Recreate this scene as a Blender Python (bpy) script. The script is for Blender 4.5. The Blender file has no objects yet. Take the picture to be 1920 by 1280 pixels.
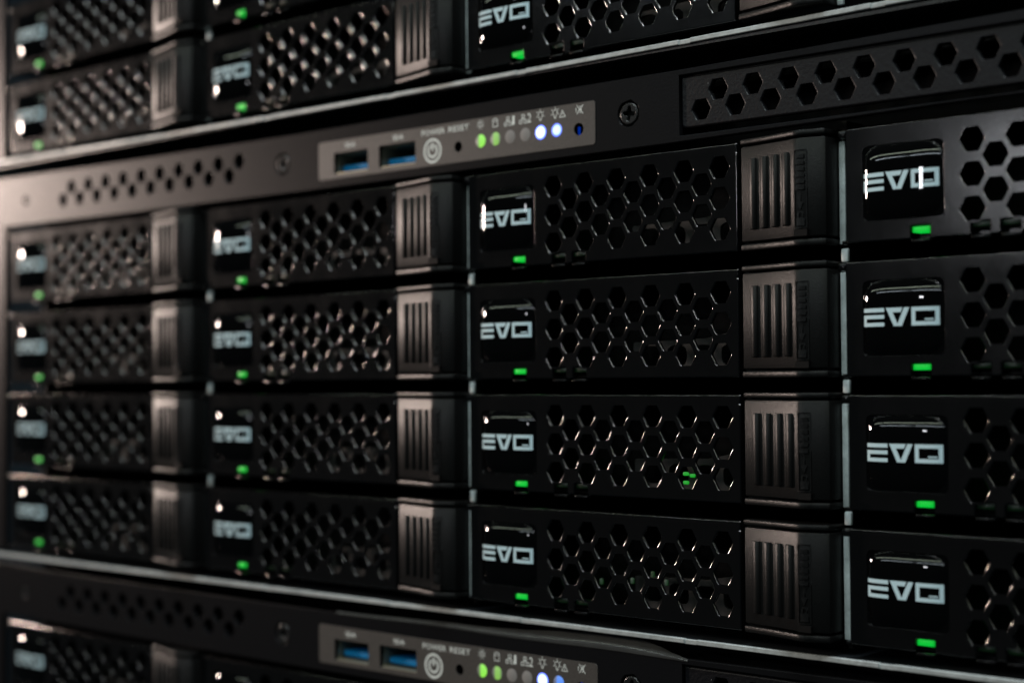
import bpy, bmesh, math, random
from mathutils import Matrix, Vector, geometry

SC = bpy.context.scene
COL = SC.collection
MM = 0.001
random.seed(7)

# ------------------------------------------------------------------ camera
def rodrigues(w):
    w = Vector(w)
    return Matrix.Rotation(w.length, 3, w.normalized())
BASE = Matrix(((1, 0, 0), (0, 0, -1), (0, 1, 0)))
cam_rot = BASE @ rodrigues((0.0199665, 0.7303106, -0.0155992))
cd = bpy.data.cameras.new("camera")
cam = bpy.data.objects.new("camera", cd)
COL.objects.link(cam)
cam.matrix_world = Matrix.Translation(Vector((477.257, -293.919, -29.524)) * MM) @ cam_rot.to_4x4()
cd.sensor_fit = 'HORIZONTAL'
cd.sensor_width = 36.0
cd.lens = 56.25
cd.clip_start = 0.01
cd.clip_end = 50
cd.dof.use_dof = True
cd.dof.focus_distance = 0.352
cd.dof.aperture_fstop = 9.5
SC.camera = cam

# ------------------------------------------------------------------ world (a dark server room) and lamps
world = bpy.data.worlds.new("World")
SC.world = world
world.use_nodes = True
bg = world.node_tree.nodes["Background"]
bg.inputs["Color"].default_value = (0.55, 0.8, 1.0, 1)
bg.inputs["Strength"].default_value = 0.012

def area_lamp(name, pos, target, sx, sy, watts, color, shape='RECTANGLE', spread=180):
    d = bpy.data.lights.new(name, 'AREA')
    d.shape = shape
    d.size = sx * MM
    if shape in ('RECTANGLE', 'ELLIPSE'):
        d.size_y = sy * MM
    d.energy = watts
    d.color = color
    d.spread = math.radians(spread)
    o = bpy.data.objects.new(name, d)
    COL.objects.link(o)
    p, t = Vector(pos) * MM, Vector(target) * MM
    o.location = p
    o.rotation_euler = (t - p).to_track_quat('-Z', 'Y').to_euler()
    return o
area_lamp("warm_lamp", (-1220, -500, 200), (100, 0, 20), 90, 130, 12.0, (1.0, 0.80, 0.70), 'ELLIPSE')
area_lamp("room_lamp", (-300, -1500, 215), (200, 0, 0), 100, 64, 0.6, (0.93, 0.95, 1.0), 'RECTANGLE')
for k in range(4):                                     # two rows of ceiling tubes
    cx = -1950 + k * 1300
    area_lamp("ceiling_tube", (cx, -1900, 1180), (cx, 0, -100), 1250, 48, 2.5, (0.86, 1.0, 0.80))
    area_lamp("ceiling_tube", (cx - 600, -4000, 1560), (cx - 600, 0, -100), 1250, 48, 3.6, (0.80, 0.92, 1.0))

area_lamp("ceiling_panel", (480, -480, 1500), (300, -60, 0), 1000, 700, 29.0, (0.86, 0.97, 1.0))

SC.view_settings.view_transform = 'Standard'
SC.view_settings.look = 'None'
SC.view_settings.exposure = 0.0
SC.view_settings.gamma = 1.0
SC.cycles.use_denoising = True
SC.cycles.max_bounces = 8
SC.cycles.sample_clamp_indirect = 4.0

# ------------------------------------------------------------------ materials
def new_mat(name):
    m = bpy.data.materials.new(name)
    m.use_nodes = True
    nt = m.node_tree
    return m, nt, nt.nodes["Principled BSDF"]

def surface(name, base, rough, metallic=0.0, spec=0.5, grain=0.0, grain_scale=1500.0, detail=2.0,
            rough_var=0.0, specks=0.0, speck_scale=220.0, coat=0.0, tone=0.0, tone_scale=60.0, speck_color=(0.35, 0.35, 0.35)):
    m, nt, p = new_mat(name)
    N, L = nt.nodes.new, nt.links.new
    p.inputs["Base Color"].default_value = (*base, 1)
    p.inputs["Roughness"].default_value = rough
    p.inputs["Metallic"].default_value = metallic
    p.inputs["Specular IOR Level"].default_value = spec
    if coat:
        p.inputs["Coat Weight"].default_value = coat
        p.inputs["Coat Roughness"].default_value = 0.02
        p.inputs["Coat Tint"].default_value = (0.74, 0.80, 0.82, 1)
    tc = N("ShaderNodeTexCoord")
    vec = tc.outputs["Object"]
    if grain:
        n = N("ShaderNodeTexNoise")
        n.inputs["Scale"].default_value = grain_scale
        n.inputs["Detail"].default_value = detail
        L(vec, n.inputs["Vector"])
        b = N("ShaderNodeBump")
        b.inputs["Strength"].default_value = grain
        b.inputs["Distance"].default_value = 0.0002
        L(n.outputs["Fac"], b.inputs["Height"])
        L(b.outputs["Normal"], p.inputs["Normal"])
    if rough_var:
        n2 = N("ShaderNodeTexNoise")
        n2.inputs["Scale"].default_value = 90.0
        n2.inputs["Detail"].default_value = 6.0
        L(vec, n2.inputs["Vector"])
        mr = N("ShaderNodeMapRange")
        mr.inputs["From Min"].default_value = 0.3
        mr.inputs["From Max"].default_value = 0.7
        mr.inputs["To Min"].default_value = max(0.02, rough - rough_var)
        mr.inputs["To Max"].default_value = rough + rough_var
        L(n2.outputs["Fac"], mr.inputs["Value"])
        L(mr.outputs["Result"], p.inputs["Roughness"])
    col = None
    if tone:
        n3 = N("ShaderNodeTexNoise")
        n3.inputs["Scale"].default_value = tone_scale
        n3.inputs["Detail"].default_value = 8.0
        n3.inputs["Roughness"].default_value = 0.7
        L(vec, n3.inputs["Vector"])
        mx = N("ShaderNodeMix"); mx.data_type = 'RGBA'
        mx.inputs["A"].default_value = (*[c * (1 - tone) for c in base], 1)
        mx.inputs["B"].default_value = (*[min(1, c * (1 + tone)) for c in base], 1)
        mr3 = N("ShaderNodeMapRange")
        mr3.inputs["From Min"].default_value = 0.35
        mr3.inputs["From Max"].default_value = 0.65
        L(n3.outputs["Fac"], mr3.inputs["Value"])
        L(mr3.outputs["Result"], mx.inputs["Factor"])
        col = mx.outputs["Result"]
    if specks:                                         # a few grains of dust
        v = N("ShaderNodeTexVoronoi")
        v.inputs["Scale"].default_value = speck_scale
        L(vec, v.inputs["Vector"])
        cmp_ = N("ShaderNodeMath"); cmp_.operation = 'LESS_THAN'
        cmp_.inputs[1].default_value = 0.045
        L(v.outputs["Distance"], cmp_.inputs[0])
        sep = N("ShaderNodeSeparateColor")
        L(v.outputs["Color"], sep.inputs["Color"])
        pick = N("ShaderNodeMath"); pick.operation = 'LESS_THAN'
        pick.inputs[1].default_value = specks
        L(sep.outputs["Red"], pick.inputs[0])
        mul = N("ShaderNodeMath"); mul.operation = 'MULTIPLY'
        L(cmp_.outputs[0], mul.inputs[0]); L(pick.outputs[0], mul.inputs[1])
        mx = N("ShaderNodeMix"); mx.data_type = 'RGBA'
        if col is None:
            mx.inputs["A"].default_value = (*base, 1)
        else:
            L(col, mx.inputs["A"])
        mx.inputs["B"].default_value = (*speck_color, 1)
        L(mul.outputs[0], mx.inputs["Factor"])
        col = mx.outputs["Result"]
    if col is not None:
        L(col, p.inputs["Base Color"])
    return m

M = {}
M['tray'] = surface("tray_black_paint", (0.0042, 0.0042, 0.0044), 0.14, spec=0.30, grain=0.06, grain_scale=2600, rough_var=0.03, specks=0.2)
M['rim'] = surface("tray_rolled_edge", (0.13, 0.125, 0.122), 0.10, metallic=1.0)
M['panel'] = surface("panel_powder_coat", (0.0062, 0.0062, 0.007), 0.285, spec=0.095, grain=0.16, grain_scale=1700, detail=3, specks=0.12)
M['grille'] = surface("grille_powder_coat", (0.0055, 0.0055, 0.0068), 0.36, spec=0.20, grain=0.5, grain_scale=1300, detail=3, specks=0.06)
M['plastic'] = surface("handle_plastic", (0.0065, 0.0064, 0.0063), 0.33, spec=0.255, grain=0.30, grain_scale=3600, detail=2)
M['sticker'] = surface("panel_sticker", (0.060, 0.053, 0.048), 0.40, spec=0.35, grain=0.25, grain_scale=3800, detail=2, tone=0.15, tone_scale=1500)
M['galv'] = surface("galvanised_steel", (0.66, 0.74, 0.74), 0.42, metallic=0.15, grain=0.25, grain_scale=1800, tone=0.22, tone_scale=260, rough_var=0.1)
M['edge'] = surface("bare_sheet_edge", (0.40, 0.42, 0.415), 0.45, metallic=0.25, grain=0.3, grain_scale=1300, tone=0.18, tone_scale=420, rough_var=0.12)
M['dark'] = surface("dark_interior", (0.0025, 0.0025, 0.0025), 0.6, spec=0.12, tone=0.2)
M['plate_top'] = surface("dark_floor_plate", (0.012, 0.015, 0.018), 0.4, spec=0.5, grain=0.8, grain_scale=900, specks=0.5, speck_scale=500, speck_color=(0.2, 0.25, 0.28))
M['drive'] = surface("drive_metal", (0.04, 0.04, 0.039), 0.5, metallic=0.3, tone=0.25, tone_scale=120)
M['dome'] = surface("black_resin", (0.0015, 0.0015, 0.0015), 0.025, spec=0.5)
M['ink'] = surface("logo_ink", (0.78, 0.92, 0.96), 0.5, spec=0.2, coat=1.0, tone=0.04)
M['print'] = surface("panel_print", (0.78, 0.80, 0.76), 0.55, spec=0.3, tone=0.12, tone_scale=2500)
M['lens_off'] = surface("dull_green_lens", (0.003, 0.020, 0.006), 0.3, spec=0.5, tone=0.1)
M['lens_grey'] = surface("frosted_lens", (0.24, 0.22, 0.21), 0.65, spec=0.25, tone=0.1)
M['screw'] = surface("black_screw", (0.012, 0.012, 0.012), 0.22, spec=0.6, tone=0.2)
M['blue'] = surface("usb_blue_plastic", (0.0, 0.26, 0.68), 0.35, spec=0.5, tone=0.05)
M['brass'] = surface("usb_shell_metal", (0.42, 0.40, 0.30), 0.4, metallic=0.8, tone=0.15)
M['film'] = surface("peeling_film", (0.06, 0.06, 0.058), 0.15, spec=0.6, tone=0.2, tone_scale=80)
M['film'].node_tree.nodes["Principled BSDF"].inputs["Alpha"].default_value = 0.85

def lit(name, core, strength, rim=None, radius=1.6, shift=0.0, falloff=None, base=(0.2, 0.2, 0.2)):
    """A lamp lens: emission that is strongest where the die sits, in the lens's own coordinates."""
    m, nt, p = new_mat(name)
    N, L = nt.nodes.new, nt.links.new
    p.inputs["Base Color"].default_value = (*base, 1)
    p.inputs["Roughness"].default_value = 0.35
    p.inputs["Emission Strength"].default_value = strength
    p.inputs["Emission Color"].default_value = (*core, 1)
    if falloff is not None:
        tc = N("ShaderNodeTexCoord")
        mp = N("ShaderNodeMapping")
        mp.inputs["Location"].default_value = (-shift * MM, 0, 0)
        L(tc.outputs["Object"], mp.inputs["Vector"])
        mul = N("ShaderNodeVectorMath"); mul.operation = 'MULTIPLY'
        mul.inputs[1].default_value = (1 / MM, 0, 1 / MM) if falloff == 'radial' else (1 / MM, 0, 0.25 / MM)
        L(mp.outputs["Vector"], mul.inputs[0])
        ln = N("ShaderNodeVectorMath"); ln.operation = 'LENGTH'
        L(mul.outputs["Vector"], ln.inputs[0])
        cr = N("ShaderNodeValToRGB")
        cr.color_ramp.elements[0].position = 0.55
        cr.color_ramp.elements[0].color = (*core, 1)
        cr.color_ramp.elements[1].position = 1.0
        cr.color_ramp.elements[1].color = (*(rim or (0, 0, 0)), 1)
        mr = N("ShaderNodeMapRange")
        mr.inputs["From Max"].default_value = radius
        L(ln.outputs["Value"], mr.inputs["Value"])
        L(mr.outputs["Result"], cr.inputs["Fac"])
        L(cr.outputs["Color"], p.inputs["Emission Color"])
    return m
M['led_green'] = lit("status_green", (0.003, 0.78, 0.06), 0.66, rim=(0.0, 0.48, 0.03), radius=2.4, shift=0.3, falloff="radial", base=(0.0, 0.1, 0.0))
M['led_lime'] = lit("lime_lens", (0.20, 0.75, 0.0), 1.0, rim=(0.02, 0.03, 0.0), radius=1.7, shift=0.75, falloff='side')
M['led_lime_dim'] = lit("lime_lens_dim", (0.15, 0.42, 0.01), 1.0, rim=(0.02, 0.02, 0.01), radius=1.3, shift=0.25, falloff='side')
M['led_blue'] = lit("blue_lens", (0.62, 0.80, 1.0), 2.2, rim=(0.0, 0.05, 0.9), radius=1.75, falloff='radial')
M['led_blue_side'] = lit("blue_lens_off_axis", (0.50, 0.75, 1.0), 1.6, rim=(0.0, 0.06, 0.8), radius=1.55, shift=0.1, falloff='radial')
M['led_blue_dim'] = lit("blue_lens_dim", (0.02, 0.22, 0.9), 0.9, rim=(0.01, 0.03, 0.12), radius=1.5, shift=0.5, falloff='side')
M['glow_blue'] = lit("blue_strip", (0.0, 0.06, 0.7), 0.35)
M['glow_green'] = lit("circuit_green", (0.0, 0.6, 0.02), 0.5)
M['glow_green_dim'] = lit("circuit_green_dim", (0.0, 0.6, 0.02), 0.028)

# ------------------------------------------------------------------ mesh helpers (all sizes in millimetres)
def finish(name, verts, faces, mat, normals=None, smooth=True):
    me = bpy.data.meshes.new(name)
    me.from_pydata([Vector(v) * MM for v in verts], [], faces)
    me.materials.append(mat)
    me.polygons.foreach_set("use_smooth", [smooth] * len(me.polygons))
    me.update()
    if normals is not None:
        me.normals_split_custom_set_from_vertices([Vector(n).normalized() for n in normals])
    return me

def area2(c):
    return sum(c[i][0] * c[(i + 1) % len(c)][1] - c[(i + 1) % len(c)][0] * c[i][1] for i in range(len(c)))

def rounded(pts, r, seg=3):
    """Round the corners of a polygon; r is one radius or one per corner."""
    out, n = [], len(pts)
    for i in range(n):
        p0, p, p1 = Vector(pts[i - 1]), Vector(pts[i]), Vector(pts[(i + 1) % n])
        ri = r[i] if isinstance(r, (list, tuple)) else r
        if ri <= 0:
            out.append((p.x, p.y)); continue
        a, b = (p0 - p), (p1 - p)
        la, lb = a.length, b.length
        a.normalize(); b.normalize()
        half = a.angle(b) / 2
        t = min(ri / math.tan(half), 0.48 * la, 0.48 * lb)
        rr = t * math.tan(half)
        c = p + (a + b).normalized() * (rr / math.sin(half))
        v0, v1 = (p + a * t) - c, (p + b * t) - c
        ang = v0.angle_signed(v1)
        for k in range(seg + 1):
            q = Matrix.Rotation(-ang * k / seg, 2) @ v0
            out.append((c.x + q.x, c.y + q.y))
    return out

def rect(x0, x1, z0, z1, r=0.0, seg=3):
    return rounded([(x0, z0), (x1, z0), (x1, z1), (x0, z1)], r, seg)
def circle(cx, cz, r, n=24):
    return [(cx + r * math.cos(2 * math.pi * i / n), cz + r * math.sin(2 * math.pi * i / n)) for i in range(n)]
def hexagon(cx, cz, w=5.15, h=4.95, flat=2.3, r=0.42):
    return rounded([(cx - flat / 2, cz - h / 2), (cx + flat / 2, cz - h / 2), (cx + w / 2, cz),
                    (cx + flat / 2, cz + h / 2), (cx - flat / 2, cz + h / 2), (cx - w / 2, cz)], r, 2)

def inside(p, poly):
    c = False
    for i in range(len(poly)):
        (x0, z0), (x1, z1) = poly[i - 1], poly[i]
        if (z0 > p.y) != (z1 > p.y) and p.x < x0 + (p.y - z0) / (z1 - z0) * (x1 - x0):
            c = not c
    return c

def plate(name, outline, holes, y_front, thick, bevel_all, mat, seg=3, first_hole=None, rim=None):
    """Sheet in the XZ plane, front towards -Y, with holes and rolled edges."""
    verts, nors, faces = [], [], []
    wall = set()
    rings_front = []
    for ci, c in enumerate([outline] + list(holes)):
        if (area2(c) > 0) != (ci == 0):
            c = c[::-1]
        n = len(c)
        bevel = first_hole if (first_hole and ci == 1) else bevel_all
        nrm = []
        for i in range(n):                            # normals pointing out of the material
            a, b, d = Vector(c[i - 1]), Vector(c[i]), Vector(c[(i + 1) % n])
            e1, e2 = (b - a).normalized(), (d - b).normalized()
            n1, n2 = Vector((e1.y, -e1.x)), Vector((e2.y, -e2.x))
            m = n1 + n2
            m = m / max(0.35, m.dot(n1)) if m.length > 1e-6 else n1
            nrm.append(m)
        rings = []
        for k in range(seg + 2):
            if k <= seg:
                t = math.pi / 2 * k / seg
                inset, y = bevel * (1 - math.sin(t)), y_front + bevel * (1 - math.cos(t))
                fy, fo = -math.cos(t), math.sin(t)
            else:
                inset, y, fy, fo = 0, y_front + thick, 0, 1
            ring = []
            for (px, pz), m in zip(c, nrm):
                ring.append(len(verts))
                verts.append((px - m.x * inset, y, pz - m.y * inset))
                mm = m.normalized()
                nors.append((mm.x * fo, fy, mm.y * fo))
            rings.append(ring)
        for r0, r1 in zip(rings, rings[1:]):
            for i in range(n):
                j = (i + 1) % n
                if r1 is rings[-1] or (first_hole and ci == 1):
                    wall.add(len(faces))
                faces.append((r0[i], r1[i], r1[j], r0[j]))
        rings_front.append(rings[0])
    n_rim = len(faces)
    idx = [i for r in rings_front for i in r]
    pos = {}
    co = [Vector((verts[i][0], verts[i][2])) for i in idx]
    edges, o = [], 0
    for r in rings_front:
        n = len(r)
        edges += [(o + i, o + (i + 1) % n) for i in range(n)]
        o += n
    v2, _, f2, ov, _, _ = geometry.delaunay_2d_cdt(co, edges, [], 1, 1e-7)
    remap = []
    for k, orig in enumerate(ov):
        if orig:
            remap.append(idx[orig[0]])
        else:
            remap.append(len(verts)); verts.append((v2[k].x, y_front, v2[k].y)); nors.append((0, -1, 0))
    boxes = [(min(p[0] for p in h), max(p[0] for p in h), min(p[1] for p in h), max(p[1] for p in h), h) for h in holes]
    for f in f2:
        tri = [remap[i] for i in f]
        a, b, c = (Vector((verts[i][0], verts[i][2])) for i in tri[:3])
        g = (a + b + c) / 3
        if any(bx[0] < g.x < bx[1] and bx[2] < g.y < bx[3] and inside(g, bx[4]) for bx in boxes):
            continue
        if (b - a).cross(c - a) < 0:
            tri.reverse()
        faces.append(tuple(tri))
    me = finish(name, verts, faces, mat, nors)
    if rim:                                            # only the rolled part of the edge, not the cut through the sheet
        me.materials.append(rim)
        me.polygons.foreach_set('material_index', [1 if i < n_rim and i not in wall else 0 for i in range(len(me.polygons))])
    return me

def bm_mesh(name, bm, mat, angle=35):
    me = bpy.data.meshes.new(name)
    bmesh.ops.recalc_face_normals(bm, faces=bm.faces)
    bm.to_mesh(me); bm.free()
    me.materials.append(mat)
    me.polygons.foreach_set("use_smooth", [True] * len(me.polygons))
    me.set_sharp_from_angle(angle=math.radians(angle))
    return me

def add_box(bm, x0, x1, y0, y1, z0, z1, bevel=0.0, seg=2):
    b = bmesh.new()
    bmesh.ops.create_cube(b, size=1)
    for v in b.verts:
        v.co = Vector((x0 + (v.co.x + .5) * (x1 - x0), y0 + (v.co.y + .5) * (y1 - y0), z0 + (v.co.z + .5) * (z1 - z0))) * MM
    if bevel:
        bmesh.ops.bevel(b, geom=b.edges[:], offset=bevel * MM, segments=seg, affect='EDGES', profile=0.5)
    tmp = bpy.data.meshes.new("tmp")
    b.to_mesh(tmp); b.free()
    bm.from_mesh(tmp)
    bpy.data.meshes.remove(tmp)

def box_mesh(name, mat, *args, **kw):
    bm = bmesh.new(); add_box(bm, *args, **kw); return bm_mesh(name, bm, mat)

def add_prism(bm, prof, z0, z1, bevel=0.0):
    """Profile in XY drawn out along Z, with the rim of both ends rolled."""
    if area2(prof) < 0:
        prof = prof[::-1]
    n = len(prof)
    nrm = []
    for i in range(n):
        a, b, d = Vector(prof[i - 1]), Vector(prof[i]), Vector(prof[(i + 1) % n])
        e1, e2 = (b - a).normalized(), (d - b).normalized()
        n1, n2 = Vector((e1.y, -e1.x)), Vector((e2.y, -e2.x))
        m = n1 + n2
        nrm.append(m / max(0.4, m.dot(n1)))
    levels = [(z0, bevel), (z0 + bevel * .3, bevel * .3), (z0 + bevel, 0), (z1 - bevel, 0), (z1 - bevel * .3, bevel * .3), (z1, bevel)] if bevel else [(z0, 0), (z1, 0)]
    rings = [[bm.verts.new(Vector((p[0] - m.x * ins, p[1] - m.y * ins, z)) * MM) for p, m in zip(prof, nrm)] for z, ins in levels]
    for a, b in zip(rings, rings[1:]):
        for i in range(n):
            j = (i + 1) % n
            bm.faces.new((a[i], a[j], b[j], b[i]))
    bm.faces.new(rings[0][::-1]); bm.faces.new(rings[-1])

def patch(verts, faces, nors, quad, surf, height, nx=6, nz=3, skirt=True):
    """A raised patch that follows a curved surface: quad in XZ, surf(x, z) -> (y, normal)."""
    a, b, c, d = [Vector(q) for q in quad]
    o = len(verts)
    for j in range(nz + 1):
        for i in range(nx + 1):
            s, t = i / nx, j / nz
            p = a.lerp(b, s).lerp(d.lerp(c, s), t)
            y, nn = surf(p.x, p.y)
            verts.append((p.x, y - height, p.y)); nors.append(nn)
    idx = lambda i, j: o + j * (nx + 1) + i
    fl = (b - a).cross(d - a) > 0
    for j in range(nz):
        for i in range(nx):
            f = (idx(i, j), idx(i + 1, j), idx(i + 1, j + 1), idx(i, j + 1))
            faces.append(f if fl else f[::-1])
    if skirt:
        loop = [idx(i, 0) for i in range(nx)] + [idx(nx, j) for j in range(nz)] + [idx(i, nz) for i in range(nx, 0, -1)] + [idx(0, j) for j in range(nz, 0, -1)]
        base = len(verts)
        m = len(loop)
        cx = sum(verts[k][0] for k in loop) / m; cz = sum(verts[k][2] for k in loop) / m
        for k in loop:
            v = verts[k]
            nn = Vector((v[0] - cx, 0, v[2] - cz))
            verts.append(v); nors.append(nn)
        for k in loop:
            v = verts[k]
            verts.append((v[0], v[1] + height + 0.02, v[2])); nors.append(Vector((v[0] - cx, 0, v[2] - cz)))
        for k in range(m):
            q = (k + 1) % m
            f = (base + k, base + m + k, base + m + q, base + q)
            faces.append(f if fl else f[::-1])

def stroke(verts, faces, pts, w, y, closed=False):
    """Printed line of width w through pts (x, z) on the plane y."""
    n = len(pts)
    segs = [(pts[i], pts[(i + 1) % n]) for i in range(n if closed else n - 1)]
    for a, b in segs:
        a, b = Vector(a), Vector(b)
        t = (b - a).normalized()
        s = Vector((-t.y, t.x)) * w / 2
        a2, b2 = (a - t * w * .3, b + t * w * .3) if closed else (a, b)
        o = len(verts)
        verts += [((a2 - s).x, y, (a2 - s).y), ((b2 - s).x, y, (b2 - s).y), ((b2 + s).x, y, (b2 + s).y), ((a2 + s).x, y, (a2 + s).y)]
        faces.append((o, o + 1, o + 2, o + 3))
        y -= 0.0006                                    # overlapping strokes never share a plane

def obj(name, me, parent=None, loc=(0, 0, 0), label=None):
    o = bpy.data.objects.new(name, me)
    COL.objects.link(o)
    o.location = Vector(loc) * MM
    if parent is not None:
        o.parent = parent
    if label:
        o['label'] = label
    return o

def thing(name, label, cat, loc=(0, 0, 0), group=None):
    o = obj(name, None, None, loc, label)
    o.empty_display_size = 0.01
    o['category'] = cat
    if group:
        o['group'] = group
    return o

# ------------------------------------------------------------------ layout (origin: green light of the first tray of the middle server)
CP, RP = 108.0, 27.5923                                # column and row pitch
SERVER_Z = {'upper': 133.4, 'middle': 0.0, 'lower': -132.5}
SERVER_X = {'upper': 0.0, 'middle': 0.0, 'lower': -0.7}

# ------------------------------------------------------------------ rack servers
PANEL_TOP = [(-46, 41.7), (-23, 41.3), (10, 40.8), (50, 40.3), (134, 39.9), (180, 40.05), (215, 40.2), (265, 40.2), (300, 40.5), (346, 40.95), (420, 41.6)]
PANEL_BOT = [(-20.3, 24.1), (10, 23.9), (50, 23.6), (134, 23.4), (180, 23.5), (262, 23.7), (300, 24.2), (346, 24.9), (420, 25.6)]

def cross_hole(cx, cz, a, b, rot):
    pts = [(-a, -b), (-b, -b), (-b, -a), (b, -a), (b, -b), (a, -b), (a, b), (b, b), (b, a), (-b, a), (-b, b), (-a, b)]
    c, s = math.cos(rot), math.sin(rot)
    return rounded([(cx + x * c - z * s, cz + x * s + z * c) for x, z in pts], 0.18, 2)

USB = [(149.1, 162.6, 27.0, 32.7), (167.0, 180.8, 27.05, 32.9)]
def left_vent():
    hs = []
    for k in range(10):
        hs.append(hexagon(15.57 + 9.72 * k, 30.7, 4.7, 4.5, 2.2, 0.4))
        hs.append(hexagon(20.5 + 9.68 * k, 34.6, 4.7, 4.5, 2.2, 0.4))
    return hs

def text_mesh(name, body, x0, x1, z0, z1, y, mat):
    cu = bpy.data.curves.new("txt", 'FONT')
    cu.body = body
    cu.resolution_u = 2
    cu.offset = 0.003
    o = bpy.data.objects.new("txt", cu)
    COL.objects.link(o)
    dg = bpy.context.evaluated_depsgraph_get()
    me = bpy.data.meshes.new_from_object(o.evaluated_get(dg))
    bpy.data.objects.remove(o)
    me.name = name
    xs = [v.co.x for v in me.vertices]; ys = [v.co.y for v in me.vertices]
    ax, bx, ay, by = min(xs), max(xs), min(ys), max(ys)
    for v in me.vertices:
        v.co = Vector((x0 + (v.co.x - ax) / (bx - ax) * (x1 - x0), y, z0 + (v.co.y - ay) / (by - ay) * (z1 - z0))) * MM
    me.materials.clear(); me.materials.append(mat)
    return me

def lens_mesh(name, r, h, mat):
    verts, faces, nors = [(0, -h, 0)], [], [(0, -1, 0)]
    n, m = 24, 6
    for k in range(1, m + 1):
        t = k / m
        for i in range(n):
            a = 2 * math.pi * i / n
            verts.append((r * t * math.cos(a), -h * (1 - t * t), r * t * math.sin(a)))
            nors.append((2 * h * t / r * math.cos(a), -1, 2 * h * t / r * math.sin(a)))
    for i in range(n):
        faces.append((0, 1 + i, 1 + (i + 1) % n))
    for k in range(m - 1):
        for i in range(n):
            a, b = 1 + k * n + i, 1 + k * n + (i + 1) % n
            faces.append((a, a + n, b + n, b))
    return finish(name, verts, faces, mat, nors)

def arc(cx, cz, r, a0, a1, n=16):
    return [(cx + r * math.cos(math.radians(a0 + (a1 - a0) * i / n)), cz + r * math.sin(math.radians(a0 + (a1 - a0) * i / n))) for i in range(n + 1)]

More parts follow.
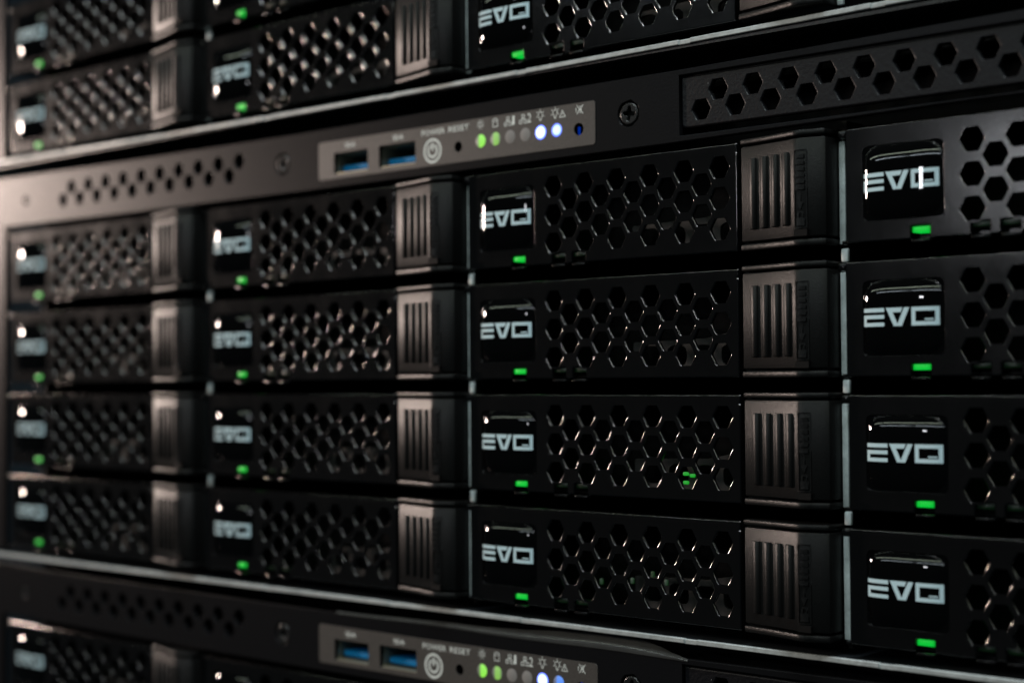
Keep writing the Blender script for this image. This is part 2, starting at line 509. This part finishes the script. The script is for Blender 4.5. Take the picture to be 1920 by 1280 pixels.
def symbols(y):
    """The printed marks of the control strip, each its own mesh."""
    out = []
    W = 0.17
    def new(): return [], []
    def put(v, f): out.append(finish("printed_symbol", v, f, M['print'], smooth=False))
    for cx in (155.5, 174.2):                          # SS and the USB trident
        v, f = new()
        for dx in (-1.7, -0.6):
            stroke(v, f, [(cx + dx + .75, 35.0), (cx + dx, 35.0), (cx + dx, 34.5), (cx + dx + .75, 34.5), (cx + dx + .75, 33.95), (cx + dx, 33.95)], 0.2, y)
        stroke(v, f, [(cx + .5, 34.45), (cx + 2.3, 34.45)], 0.2, y)
        stroke(v, f, [(cx + .8, 34.45), (cx + 1.25, 34.95), (cx + 1.8, 34.95)], 0.2, y - .004)
        stroke(v, f, [(cx + 1.0, 34.45), (cx + 1.4, 33.95), (cx + 1.9, 33.95)], 0.2, y - .008)
        put(v, f)
    v, f = new()                                       # power button rings and stroke
    def ring(r0, r1, a0=0, a1=360, n=40):
        o = len(v)
        for i in range(n + 1):
            a = math.radians(a0 + (a1 - a0) * i / n)
            for r in (r0, r1):
                v.append((187.1 + r * math.cos(a), y, 29.65 + r * math.sin(a)))
        for i in range(n):
            f.append((o + 2 * i, o + 2 * i + 1, o + 2 * i + 3, o + 2 * i + 2))
    ring(2.62, 3.2); ring(1.3, 1.85, 118, 422)
    stroke(v, f, [(187.1, 31.75), (187.1, 29.75)], 0.62, y - .004)
    put(v, f)
    v, f = new()                                       # sun
    stroke(v, f, arc(204.1, 34.55, 0.55, 0, 360, 14)[:-1], W, y, True)
    for k in range(8):
        a = math.radians(45 * k + 22.5)
        stroke(v, f, [(204.1 + .85 * math.cos(a), 34.55 + .85 * math.sin(a)), (204.1 + 1.25 * math.cos(a), 34.55 + 1.25 * math.sin(a))], W, y - .012)
    put(v, f)
    v, f = new()                                       # disk
    stroke(v, f, [(208.3, 33.45), (208.3, 35.1), (208.75, 35.45), (209.45, 35.45), (209.9, 35.1), (209.9, 33.45)], W, y, True)
    stroke(v, f, [(208.3, 34.95), (208.75, 34.75), (209.45, 34.75), (209.9, 34.95)], W * .8, y - .012)
    put(v, f)
    for cx, digit in ((213.4, '1'), (218.4, '2')):     # network lights
        v, f = new()
        for bx, bz in ((0, 34.95), (-.8, 33.65), (.8, 33.65)):
            stroke(v, f, [(cx + bx - .42, bz - .38), (cx + bx + .42, bz - .38), (cx + bx + .42, bz + .38), (cx + bx - .42, bz + .38)], W, y, True)
        stroke(v, f, [(cx, 34.55), (cx - .6, 34.05)], W, y - .012)
        stroke(v, f, [(cx, 34.55), (cx + .6, 34.05)], W, y - .016)
        put(v, f)
        out.append(text_mesh("printed_symbol", digit, cx + 1.45, cx + (2.15 if digit == '1' else 2.6), 33.25, 35.5, y, M['print']))
    for cx in (224.0, 228.7):                          # bulbs
        v, f = new()
        stroke(v, f, arc(cx, 34.7, 0.72, -60, 240, 14), W, y)
        stroke(v, f, [(cx - .34, 34.1), (cx - .28, 33.5), (cx + .28, 33.5), (cx + .34, 34.1)], W, y - .012)
        stroke(v, f, [(cx - .2, 33.3), (cx + .2, 33.3)], W, y - .016)
        for a in (-20, 35, 90, 145, 200):
            a = math.radians(a)
            stroke(v, f, [(cx + 1.0 * math.cos(a), 34.7 + 1.0 * math.sin(a)), (cx + 1.38 * math.cos(a), 34.7 + 1.38 * math.sin(a))], W, y - .02)
        put(v, f)
    v, f = new()                                       # warning triangle
    stroke(v, f, [(230.1, 33.4), (231.9, 33.4), (231.0, 35.0)], W, y, True)
    stroke(v, f, [(231.0, 34.45), (231.0, 33.95)], W, y - .012)
    stroke(v, f, [(231.0, 33.78), (231.0, 33.62)], W, y - .016)
    put(v, f)
    v, f = new()                                       # muted buzzer
    stroke(v, f, [(235.5, 33.5), (237.4, 35.6)], W, y)
    stroke(v, f, [(235.5, 35.6), (237.4, 33.5)], W, y - .004)
    stroke(v, f, arc(235.7, 34.55, .55, -60, 60, 6), W, y - .008)
    stroke(v, f, arc(235.9, 34.55, .95, -60, 60, 6), W, y - .012)
    stroke(v, f, [(235.3, 34.0), (235.3, 35.1)], W, y - .016)
    put(v, f)
    out.append(text_mesh("printed_lettering", "POWER", 183.2, 191.6, 33.75, 35.2, y, M['print']))
    out.append(text_mesh("printed_lettering", "RESET", 192.9, 200.1, 33.75, 35.2, y, M['print']))
    return out

def lip_mesh(sag):
    """Bare front edge of a server's floor plate, with little snagged nicks."""
    verts, faces = [], []
    rnd = random.Random(11)
    nicks = [-30, 18.5, 73.5, 121.5, 172, 218.5, 267.5, 316, 366]
    xs = [-46.0]
    while xs[-1] < 420:
        xs.append(xs[-1] + rnd.uniform(2.0, 4.5))
    for nk in nicks:
        xs = [q for q in xs if abs(q - nk) > 2.4] + [nk - 1.7, nk - 1.5, nk + 1.5, nk + 1.7]
    xs.sort()
    prof = [(0.9, 0.0), (0.12, 0.0), (0.0, 0.14), (0.0, 0.95), (0.12, 1.1), (0.9, 1.1)]
    for x in xs:
        s = 0.0 if not sag else 1.05 * ((x - 150) / 170) ** 2
        nick = any(abs(x - n) < 1.6 for n in nicks)
        dy, dz = (0.16, -0.10) if nick else (rnd.uniform(-.015, .015), rnd.uniform(-.02, .02))
        for (py, pz) in prof:
            verts.append((x, -1.0 + py + dy * (py < .5), -5.75 + pz + s + dz))
    m = len(prof)
    for i in range(len(xs) - 1):
        for k in range(m - 1):
            a = i * m + k
            faces.append((a, a + m, a + m + 1, a + 1))
    return finish("floor_edge", verts, faces, M['edge'], smooth=False)

def hollow_body(name, x0, x1, y0, y1, z0, z1, t, mat):
    bm = bmesh.new()
    add_box(bm, x0, x0 + t, y0, y1, z0, z1)
    add_box(bm, x1 - t, x1, y0, y1, z0, z1)
    add_box(bm, x0 + t, x1 - t, y0, y1, z1 - t, z1)
    add_box(bm, x0 + t, x1 - t, y1 - t, y1, z0, z1 - t)
    return bm_mesh(name, bm, mat)

divider_me = web_me = None
def divider_mesh():
    bm = bmesh.new()
    z_top = 24.5
    for r in range(4):                                 # the edge strip beside each tray and the pin in each gap
        add_box(bm, -19.7, -18.25, 3.0, 3.9, -1.65 - r * RP, 20.05 - r * RP, 0.18)
        if r < 3:
            add_box(bm, -19.6, -17.9, 3.2, 4.2, -5.4 - r * RP, -2.5 - r * RP, 0.35)
    return bm_mesh("divider", bm, M['galv'])

def film_mesh():
    """Protective film lifting off the top edge of the strip: it rises into the gap and folds down at its right end."""
    verts, faces = [], []
    prof = [(150, 0.5), (180, 0.9), (200, 1.5), (216, 2.3), (232, 3.5), (244, 4.2), (251, 4.0), (258, 2.6), (263, 1.2), (267, 0.25)]
    def height(x):
        for (x0, h0), (x1, h1) in zip(prof, prof[1:]):
            if x0 <= x <= x1:
                t = (x - x0) / (x1 - x0); t = t * t * (3 - 2 * t) * .5 + t * .5
                return h0 + (h1 - h0) * t
        return 0.2
    nx, nz = 70, 8
    for j in range(nz + 1):
        t = j / nz
        for i in range(nx + 1):
            x = 150 + 117 * i / nx
            h = height(x) * 0.72
            base = 39.7 + 0.15 * math.sin(x * .11)
            verts.append((x, -0.12 - 0.25 * math.sin(math.pi * t) * min(1, h) + 2.4 * t * t * min(1.0, h / 3), base + (h + 0.4) * (t ** 0.9)))
    for j in range(nz):
        for i in range(nx):
            k = j * (nx + 1) + i
            faces.append((k, k + 1, k + nx + 2, k + nx + 1))
    return finish("plastic_film", verts, faces, M['film'])

def build_server(which):
    z0, x0 = SERVER_Z[which], SERVER_X[which]
    lab = {'upper': "black rack server cut off by the top of the frame, no control strip in view",
           'middle': "whole black rack server in the middle, control strip above its sixteen trays",
           'lower': "black rack server at the bottom edge, film peeling off its control strip"}[which]
    root = thing("rack_server", lab, "server", (x0, 0, z0), "rack servers stacked one above another")
    obj("server_body", hollow_body("server_body", -22, 420, 16, 76, -86.6, 42.6, 1.0, M['dark']), root)
    if which != 'lower':
        fp = box_mesh("floor_plate", M['plate_top'], -46, 420, -0.15, 76, -88.5, -87.75)
        obj("floor_plate", fp, root)
        e = obj("floor_edge", lip_mesh(which == 'upper'), root, (0, 0, -83.0))
        if which == 'upper':                           # the floor hangs a little between the ears
            e.location.z = -82.55 * MM
        for c in range(1, 4):
            global divider_me, web_me
            divider_me = divider_me or divider_mesh()
            web_me = web_me or box_mesh("divider_web", M["dark"], -19.5, -18.45, 4.25, 68, -86.4, 24.5)
            dv = obj("divider", divider_me, root, (c * CP, 0, 0))
            obj("divider_web", web_me, dv)
    if which == 'upper':
        ear = rounded([(-46, -86.9), (-20.5, -86.9), (-20.5, 30), (-46, 30)], [0, 2.6, 0, 0], 5)
        obj("rack_ear", plate("rack_ear", ear, [], -0.3, 2.0, 0.5, M['panel']), root)
        return root
    bot = PANEL_BOT if which == 'middle' else PANEL_BOT
    outline = [(-46, -86.0), (-20.3, -86.0)] + bot + PANEL_TOP[::-1]
    holes = left_vent()
    holes += [rect(a - .1, b + .1, c - .1, d + .1, 0.2, 2) for a, b, c, d in USB]
    holes += [circle(250.85, 31.9, 3.05, 28), circle(127.2, 32.0, 3.05, 28), circle(-7.0, 32.4, 1.7, 18)]
    holes += [circle(196.3, 29.75, 1.6, 16), circle(236.0, 29.9, 1.75, 18)]
    holes.append(rect(265.2, 372, 25.2, 38.75, 0.15, 2))
    obj("front_panel", plate("front_panel", outline, holes, 0.0, 1.6, 0.3, M['panel']), root)
    for sx, sz, r in ((250.85, 31.9, 2.62), (127.2, 32.0, 2.62), (-7.0, 32.4, 1.35)):
        s = obj("screw", plate("screw", circle(0, 0, r, 28), [cross_hole(0, 0, r * .62, r * .17, 0.35 + sx)], 0.1, 1.6, 0.35, M['screw']), root, (sx, 0, sz))
        obj("screw_recess", plate("screw_recess", circle(0, 0, r + .6, 20), [], 1.45, 0.2, 0.02, M['dark']), s)
    # perforated grille set back in its slot
    gh = []
    for k in range(12):
        gh.append(hexagon(270.9 + 9.1 * k, 30.6, 4.75, 4.45, 2.3, 0.38))
        if k < 11:
            gh.append(hexagon(275.5 + 9.1 * k, 34.65, 4.75, 4.45, 2.3, 0.38))
    obj("vent_grille", plate("vent_grille", rounded([(265.55, 26.75), (371.5, 26.75), (371.5, 38.45), (265.55, 38.45)], [1.0, .3, .3, .3], 4), gh, 0.55, 1.2, 0.5, M['grille'], seg=4), root)
    bm = bmesh.new()
    add_box(bm, 266, 371, 7.5, 8.2, 35.4, 41.0)
    obj("vent_baffle", bm_mesh("vent_baffle", bm, M['tray']), root)
    obj("vent_backing", box_mesh("vent_backing", M['dark'], 262, 374, 11.0, 11.5, 24, 41.0), root)
    # control strip
    sh = [rect(a, b, c, d, 0.25, 2) for a, b, c, d in USB] + [circle(196.3, 29.75, 1.36, 20), circle(236.0, 29.9, 1.48, 22)]
    st = obj("control_strip", plate("control_strip", rect(142.8, 241.05, 25.75, 36.2, 0.8, 4), sh, -0.13, 0.125, 0.05, M['sticker'], seg=2), root)
    for me in symbols(-0.137):
        obj(me.name.split(".")[0], me, st)
    names = [('led_lime', 204.1), ('led_lime_dim', 209.15), ('lens_grey', 214.05), ('lens_grey', 219.05),
             ('led_blue', 224.05), ('led_blue_side' if which == 'middle' else 'led_blue_dim', 229.15)]
    for mk, lx in names:
        obj("indicator_light", lens_mesh("indicator_light", 1.66 if mk != 'led_blue' else 1.78, 0.14, M[mk]), root, (lx, -0.13, 30.42))
    obj("buzzer_strip", box_mesh("buzzer_strip", M['glow_blue'], 232.75, 233.05, 3.6, 4.2, 28.6, 31.2), root)
    for a, b, c, d in USB:
        bm = bmesh.new()                               # shell: left, right, top, bottom walls and back
        add_box(bm, a, a + .3, 1.2, 12, c, d)
        add_box(bm, b - .3, b, 1.2, 12, c, d)
        add_box(bm, a + .3, b - .3, 1.2, 12, d - .3, d)
        add_box(bm, a + .3, b - .3, 0.25, 12, c, c + .3)
        u = obj("usb_port", bm_mesh("usb_port", bm, M['brass']), root)
        bm = bmesh.new()
        add_box(bm, a + .3, b - .3, 11.4, 12, c + .3, d - .3)
        obj("port_back", bm_mesh("port_back", bm, M['dark']), u)
        obj("port_tongue", box_mesh("port_tongue", M['blue'], a + .9, b - .7, 2.6, 11.4, c + 1.0, c + 2.45, 0.15), u)
    if which == 'lower':
        obj("plastic_film", film_mesh(), root)
    return root

for w_ in ('upper', 'middle', 'lower'):
    build_server(w_)

# ------------------------------------------------------------------ drive trays
LX, LZ, LHW, LHH = -3.45, 10.1, 8.95, 7.6              # label centre and half size
DH, DP = 1.05, 5.0                                     # dome height and squareness
DY = 0.12                                              # rim of the dome behind the tray face
DN = 4.6                                               # squareness of the dome's contour lines
def dome(x, z):
    u, v = (x - LX) / LHW, (z - LZ) / LHH
    au, av = abs(u), abs(v)
    rho = (au ** DN + av ** DN) ** (1 / DN)
    if rho >= 1.0:
        return DY, Vector((0, -1, 0))
    y = DY - DH * (1 - rho ** DP)
    if rho < 1e-5:
        return y, Vector((0, -1, 0))
    k = DH * DP * rho ** (DP - DN)
    dx = k * au ** (DN - 1) * math.copysign(1, u) / LHW                  # dy/dx
    dz = k * av ** (DN - 1) * math.copysign(1, v) / LHH
    return y, Vector((dx, -1, dz)).normalized()

def label_mesh():
    cont = rounded([(-LHW, -LHH), (LHW, -LHH), (LHW, LHH), (-LHW, LHH)], 1.15, 8)
    full = []                                          # more points along the straight sides
    for i in range(len(cont)):
        a, b = Vector(cont[i]), Vector(cont[(i + 1) % len(cont)])
        k = max(1, int((b - a).length / 0.5))
        full += [tuple(a.lerp(b, q / k)) for q in range(k)]
    n, rings = len(full), 26
    verts, nors, faces = [], [], []
    y, nn = dome(LX, LZ)
    verts.append((LX, y, LZ)); nors.append(nn)
    for k in range(1, rings + 1):
        t = 1 - (1 - k / rings) ** 1.6
        for p in full:
            x, z = LX + p[0] * t, LZ + p[1] * t
            y, nn = dome(x, z)
            verts.append((x, y, z)); nors.append(nn)
    for i in range(n):
        faces.append((0, 1 + i, 1 + (i + 1) % n))
    for k in range(rings - 1):
        for i in range(n):
            a, b = 1 + k * n + i, 1 + k * n + (i + 1) % n
            faces.append((a, a + n, b + n, b))
    return finish("label", verts, faces, M['dome'], nors)

def logo_mesh():
    verts, faces, nors = [], [], []
    Q = []
    def bar(x0, x1, z0, z1): Q.append(((x0, z0), (x1, z0), (x1, z1), (x0, z1)))
    bar(-12.3, -7.2, 11.27, 12.08)                      # E
    bar(-12.3, -7.2, 9.92, 10.68); bar(-12.3, -11.5, 9.13, 9.92); bar(-12.3, -7.2, 8.37, 9.13)
    Q.append(((-6.35, 11.15), (-3.5, 11.15), (-3.1, 12.08), (-6.85, 12.08)))          # V
    Q.append(((-5.27, 8.79), (-4.22, 8.79), (-5.3, 11.15), (-6.35, 11.15)))
    Q.append(((-5.07, 8.35), (-4.42, 8.35), (-4.22, 8.79), (-5.27, 8.79)))
    Q.append(((-4.42, 8.35), (-3.26, 8.35), (-1.58, 12.08), (-2.74, 12.08)))
    bar(-1.1, 4.72, 8.37, 9.16); bar(-1.1, 4.72, 11.28, 12.08)                         # O with its tick
    bar(-1.1, -0.26, 9.16, 11.28); bar(3.88, 4.72, 9.16, 11.28); bar(1.75, 3.6, 9.42, 9.72)
    for q in Q:
        w = abs(q[1][0] - q[0][0])
        patch(verts, faces, nors, q, dome, 0.018, nx=max(2, int(w * 2)), nz=4, skirt=False)
    return finish("logo", verts, faces, M['ink'], nors)

def handle_y(x):
    """Front surface of the latch: rises to a crest, then rolls away."""
    if x < 81.0:
        y = -0.15 - (x - 65.6) * 0.144 - (x - 65.6) ** 2 * 0.00507
    elif x < 83.0:
        t = (x - 81.0) / 2.0
        y = -3.569 - 0.30 * 2.0 * (t - t * t / 2) + 0.3 * 2.0 * (t * t / 2)
    else:
        y = -3.569 - 0.30 + 0.3 + (x - 83.0) * 0.3
    return y
def handle_surf(x, z):
    s = (handle_y(x + .01) - handle_y(x - .01)) / .02
    return handle_y(x), Vector((s, -1, 0)).normalized()

def handle_profile(off, xl=65.7, xr=88.0):
    xs = [xl + .3, 68, 71, 74, 77, 80, 81] + [81 + .25 * k for k in range(1, 9)] + [84, 85, 86, 87]
    pr = [(xl, 3.0), (xl, handle_y(xl) - off + .35)] + [(x, handle_y(x) - off) for x in xs]
    yr = handle_y(xr) - off
    pr += [(xr - .35, yr + .02), (xr - .1, yr + .2), (xr, yr + .55), (xr, 9.0), (xr - 1.2, 9.0), (xr - 1.2, 3.0)]
    return pr

def tray_meshes():
    m = {}
    hexes = []
    for k in range(6):
        for z in (17.0, 10.15, 3.3):
            hexes.append(hexagon(11.6 + 9.67 * k, z))
        if k < 5:
            for z in (13.58, 6.75):
                hexes.append(hexagon(16.43 + 9.67 * k, z))
    label_hole = rounded([(LX - LHW - .12, LZ - LHH - .12), (LX + LHW + .12, LZ - LHH - .12), (LX + LHW + .12, LZ + LHH + .12), (LX - LHW - .12, LZ + LHH + .12)], 1.25, 6)
    B = -1.85
    out = [(-16.55, B)]
    for a, b, t in ((-1.75, 2.42, 0.72), (11.2, 15.15, 0.75), (17.45, 21.4, 0.75)):
        out += [(a, B), (a, t), (b, t), (b, B)]
    out += [(64.7, B), (64.7, 19.75), (64.3, 20.0), (64.7, 20.25), (64.7, 21.95), (-16.55, 21.95)]
    rr = [.5] + [.15, .2, .2, .15] * 3 + [.3, .1, .1, .1, .3, .3]
    m['faceplate'] = plate("faceplate", rounded(out, rr, 3), [label_hole] + hexes, 0.0, 0.65, 0.30, M['tray'], first_hole=0.1, rim=M['rim'])
    m['label'] = label_mesh()
    m['logo'] = logo_mesh()
    m['label_backing'] = plate("label_backing", rect(LX - LHW - .8, LX + LHW + .8, LZ - LHH - .8, LZ + LHH + .8, .5), [], 0.16, 0.3, 0.02, M['dome'])
    m['status_light'] = box_mesh("status_light", M['led_green'], -1.55, 2.2, 0.35, 3.5, -0.58, 0.58, 0.12)
    m['activity_light'] = box_mesh("activity_light", M['lens_off'], 11.35, 15.0, 0.45, 3.5, -0.35, 0.68, 0.12)
    bm = bmesh.new()                                   # folded lip under the three windows
    for a, b in ((-1.6, 2.35), (11.3, 15.1), (17.55, 21.35)):
        add_box(bm, a, b, -0.15, 1.4, -2.55, -1.98, 0.12)
    m['window_lip'] = bm_mesh("window_lip", bm, M['tray'])
    bm = bmesh.new()                                   # side tab, corner pin, folded sides and floor of the carrier
    add_box(bm, -18.4, -16.6, 0.3, 2.4, 20.2, 21.8, 0.2)
    add_box(bm, -17.6, -16.6, 0.1, 1.2, -2.05, -1.25, 0.2)
    add_box(bm, -16.4, -15.6, 1.05, 70, -1.7, 21.6)
    add_box(bm, 63.8, 64.5, 1.05, 70, -1.7, 21.6)
    add_box(bm, -15.6, 63.8, 2.2, 70, -1.7, -1.1)
    add_box(bm, -15.6, 63.8, 1.05, 70, 21.0, 21.6)
    m['carrier'] = bm_mesh("carrier", bm, M['tray'])
    # the drive inside, seen through the holes: a cut-out front frame over a black block
    dh = []
    for k in range(4):
        dh.append(rect(31.5 + 7.6 * k, 36.9 + 7.6 * k, 1.0, 5.6, 1.5, 3))
    fo = [(29, -0.8), (63.5, -0.8), (63.5, 19.5), (59.5, 19.5), (57.5, 8.6), (50, 7.2), (29, 6.6)]
    m['drive_frame'] = plate("drive_frame", rounded(fo, .5, 2), dh, 8.5, 1.0, 0.2, M['drive'])
    bm = bmesh.new()
    add_box(bm, -14, 63, 14, 68, -0.8, 20.4, 0.3)
    m['drive'] = bm_mesh("drive", bm, M['dark'])
    # latch
    bm = bmesh.new(); add_prism(bm, handle_profile(0.0), 0.0, 20.75, 0.22)
    m['handle'] = bm_mesh("handle", bm, M['plastic'], 28)
    bm = bmesh.new()
    add_prism(bm, handle_profile(0.18, 65.55), 21.25, 22.42, 0.28)
    add_prism(bm, handle_profile(0.18, 65.55), -1.95, -0.55, 0.28)
    add_box(bm, 66.4, 87.2, 1.6, 9, -0.56, 21.26)
    add_box(bm, 64.9, 66.0, 2.2, 40, -1.9, 22.0)
    m['handle_frame'] = bm_mesh("handle_frame", bm, M['plastic'], 28)
    for k in range(4):
        xc = 69.3 + 3.2 * k
        y0 = handle_y(xc); sl = -0.222
        pr = [(xc - 1.1, handle_y(xc - 1.1) + .1)]
        for q in range(11):
            a = math.pi * (1 - q / 10)
            px = xc + 1.0 * math.cos(a)
            pr.append((px, handle_y(px) - 0.72 * math.sin(a)))
        pr.append((xc + 1.1, handle_y(xc + 1.1) + .1))
        bm = bmesh.new(); add_prism(bm, pr, 2.5, 18.0, 0.2)
        m['grip_rib%d' % k] = bm_mesh("grip_rib", bm, M['plastic'], 40)
    verts, faces, nors = [], [], []
    def pz(q, h=0.16, nx=3): patch(verts, faces, nors, q, handle_surf, h, nx=nx, nz=1)
    def bar(x0, x1, z0, z1, h=0.24): pz(((x0, z0), (x1, z0), (x1, z1), (x0, z1)), h)
    bar(81.45, 81.65, 1.7, 18.3); bar(84.15, 84.35, 1.7, 18.3); bar(81.65, 84.15, 18.1, 18.3); bar(81.65, 84.15, 1.7, 1.9)
    for k in range(6):
        bar(81.95, 83.85, 16.45 - 1.33 * k, 17.25 - 1.33 * k, 0.45)
    bar(82.75, 83.05, 7.3, 9.0, 0.26)
    pz(((82.9, 5.6), (83.6, 7.2), (82.9, 7.3), (82.2, 7.2)), 0.26)
    bar(82.05, 83.75, 2.2, 3.9, 0.26); bar(82.3, 82.6, 3.95, 5.2, 0.26); bar(83.2, 83.5, 3.95, 5.2, 0.26); bar(82.6, 83.2, 4.9, 5.2, 0.26)
    m['lock_mark'] = finish("lock_mark", verts, faces, M['plastic'], nors)
    m['release_slot'] = box_mesh("release_slot", M['dark'], 81.4, 84.6, -4.05, -3.0, 0.05, 1.45)
    return m

TM = tray_meshes()
def new_tray():
    t = thing("drive_tray", "", "drive tray", (0, 0, 0), "hot-swap drive trays in the servers")
    obj("faceplate", TM['faceplate'], t)
    lb = obj("label", TM['label'], t)
    obj("logo", TM['logo'], lb)
    obj("label_backing", TM['label_backing'], t)
    obj("status_light", TM['status_light'], t)
    obj("activity_light", TM['activity_light'], t)
    obj("activity_light", TM['activity_light'], t, (6.25, 0, 0))
    obj("window_lip", TM['window_lip'], t)
    obj("carrier", TM['carrier'], t)
    dr = obj("drive", TM['drive'], t)
    obj("drive_frame", TM['drive_frame'], dr)
    h = obj("handle", TM['handle'], t)
    for k in range(4):
        obj("grip_rib", TM['grip_rib%d' % k], h)
    obj("lock_mark", TM['lock_mark'], h)
    obj("release_slot", TM['release_slot'], h)
    obj("handle_frame", TM['handle_frame'], t)
    return t

def copy_tree(o, parent=None):
    c = o.copy()
    COL.objects.link(c)
    if parent is not None:
        c.parent = parent
    for ch in list(o.children):
        copy_tree(ch, c)
    return c

COLS = ["first tray from the left", "second tray from the left", "third tray from the left", "fourth tray from the left"]
ROWS = ["top row", "second row", "third row", "bottom row"]
places = [('middle', c, r) for r in range(4) for c in range(4)]
places += [('upper', 0, 2), ('upper', 0, 3), ('upper', 1, 2), ('upper', 1, 3), ('upper', 2, 3)]
places += [('lower', 0, 0), ('lower', 1, 0)]
proto = new_tray()
trays = {}
for i, (s, c, r) in enumerate(places):
    t = proto if i == 0 else None
    trays[(s, c, r)] = t if t else copy_tree(proto)
jit = random.Random(3)
for (s, c, r), t in trays.items():
    t.rotation_euler = (math.radians(jit.uniform(-.12, .12)), 0, math.radians(jit.uniform(-.12, .12)))
    t.location = Vector((SERVER_X[s] + c * CP + jit.uniform(-.12, .12), jit.uniform(-.15, .15), SERVER_Z[s] - r * RP + jit.uniform(-.1, .1))) * MM
    if s == 'upper':
        row = "bottom row" if r == 3 else "row above bottom"
    else:
        row = ROWS[r]
    t['label'] = "black drive tray, %s, %s of the %s server" % (COLS[c], row, s)

# small green lights of the circuit board, seen through the holes of two trays
gl = box_mesh("circuit_light", M['glow_green'], -0.75, 0.75, 0, 0.6, -0.4, 0.4, 0.25)
gl2 = box_mesh("circuit_light", M['glow_green_dim'], -0.5, 0.5, 0, 0.6, -0.7, 0.7, 0.25)
for key, spots, me in ((('middle', 2, 2), [(45.5, 3.7), (47.3, 3.35), (45.5, 1.7)], gl),
                       (('middle', 2, 3), [(30.0, 5.65), (39.9, 6.0), (20.7, 4.75), (36.0, 7.6)], gl2)):
    for (gx, gz) in spots:
        obj("circuit_light", me, trays[key], (gx, 6.0, gz))
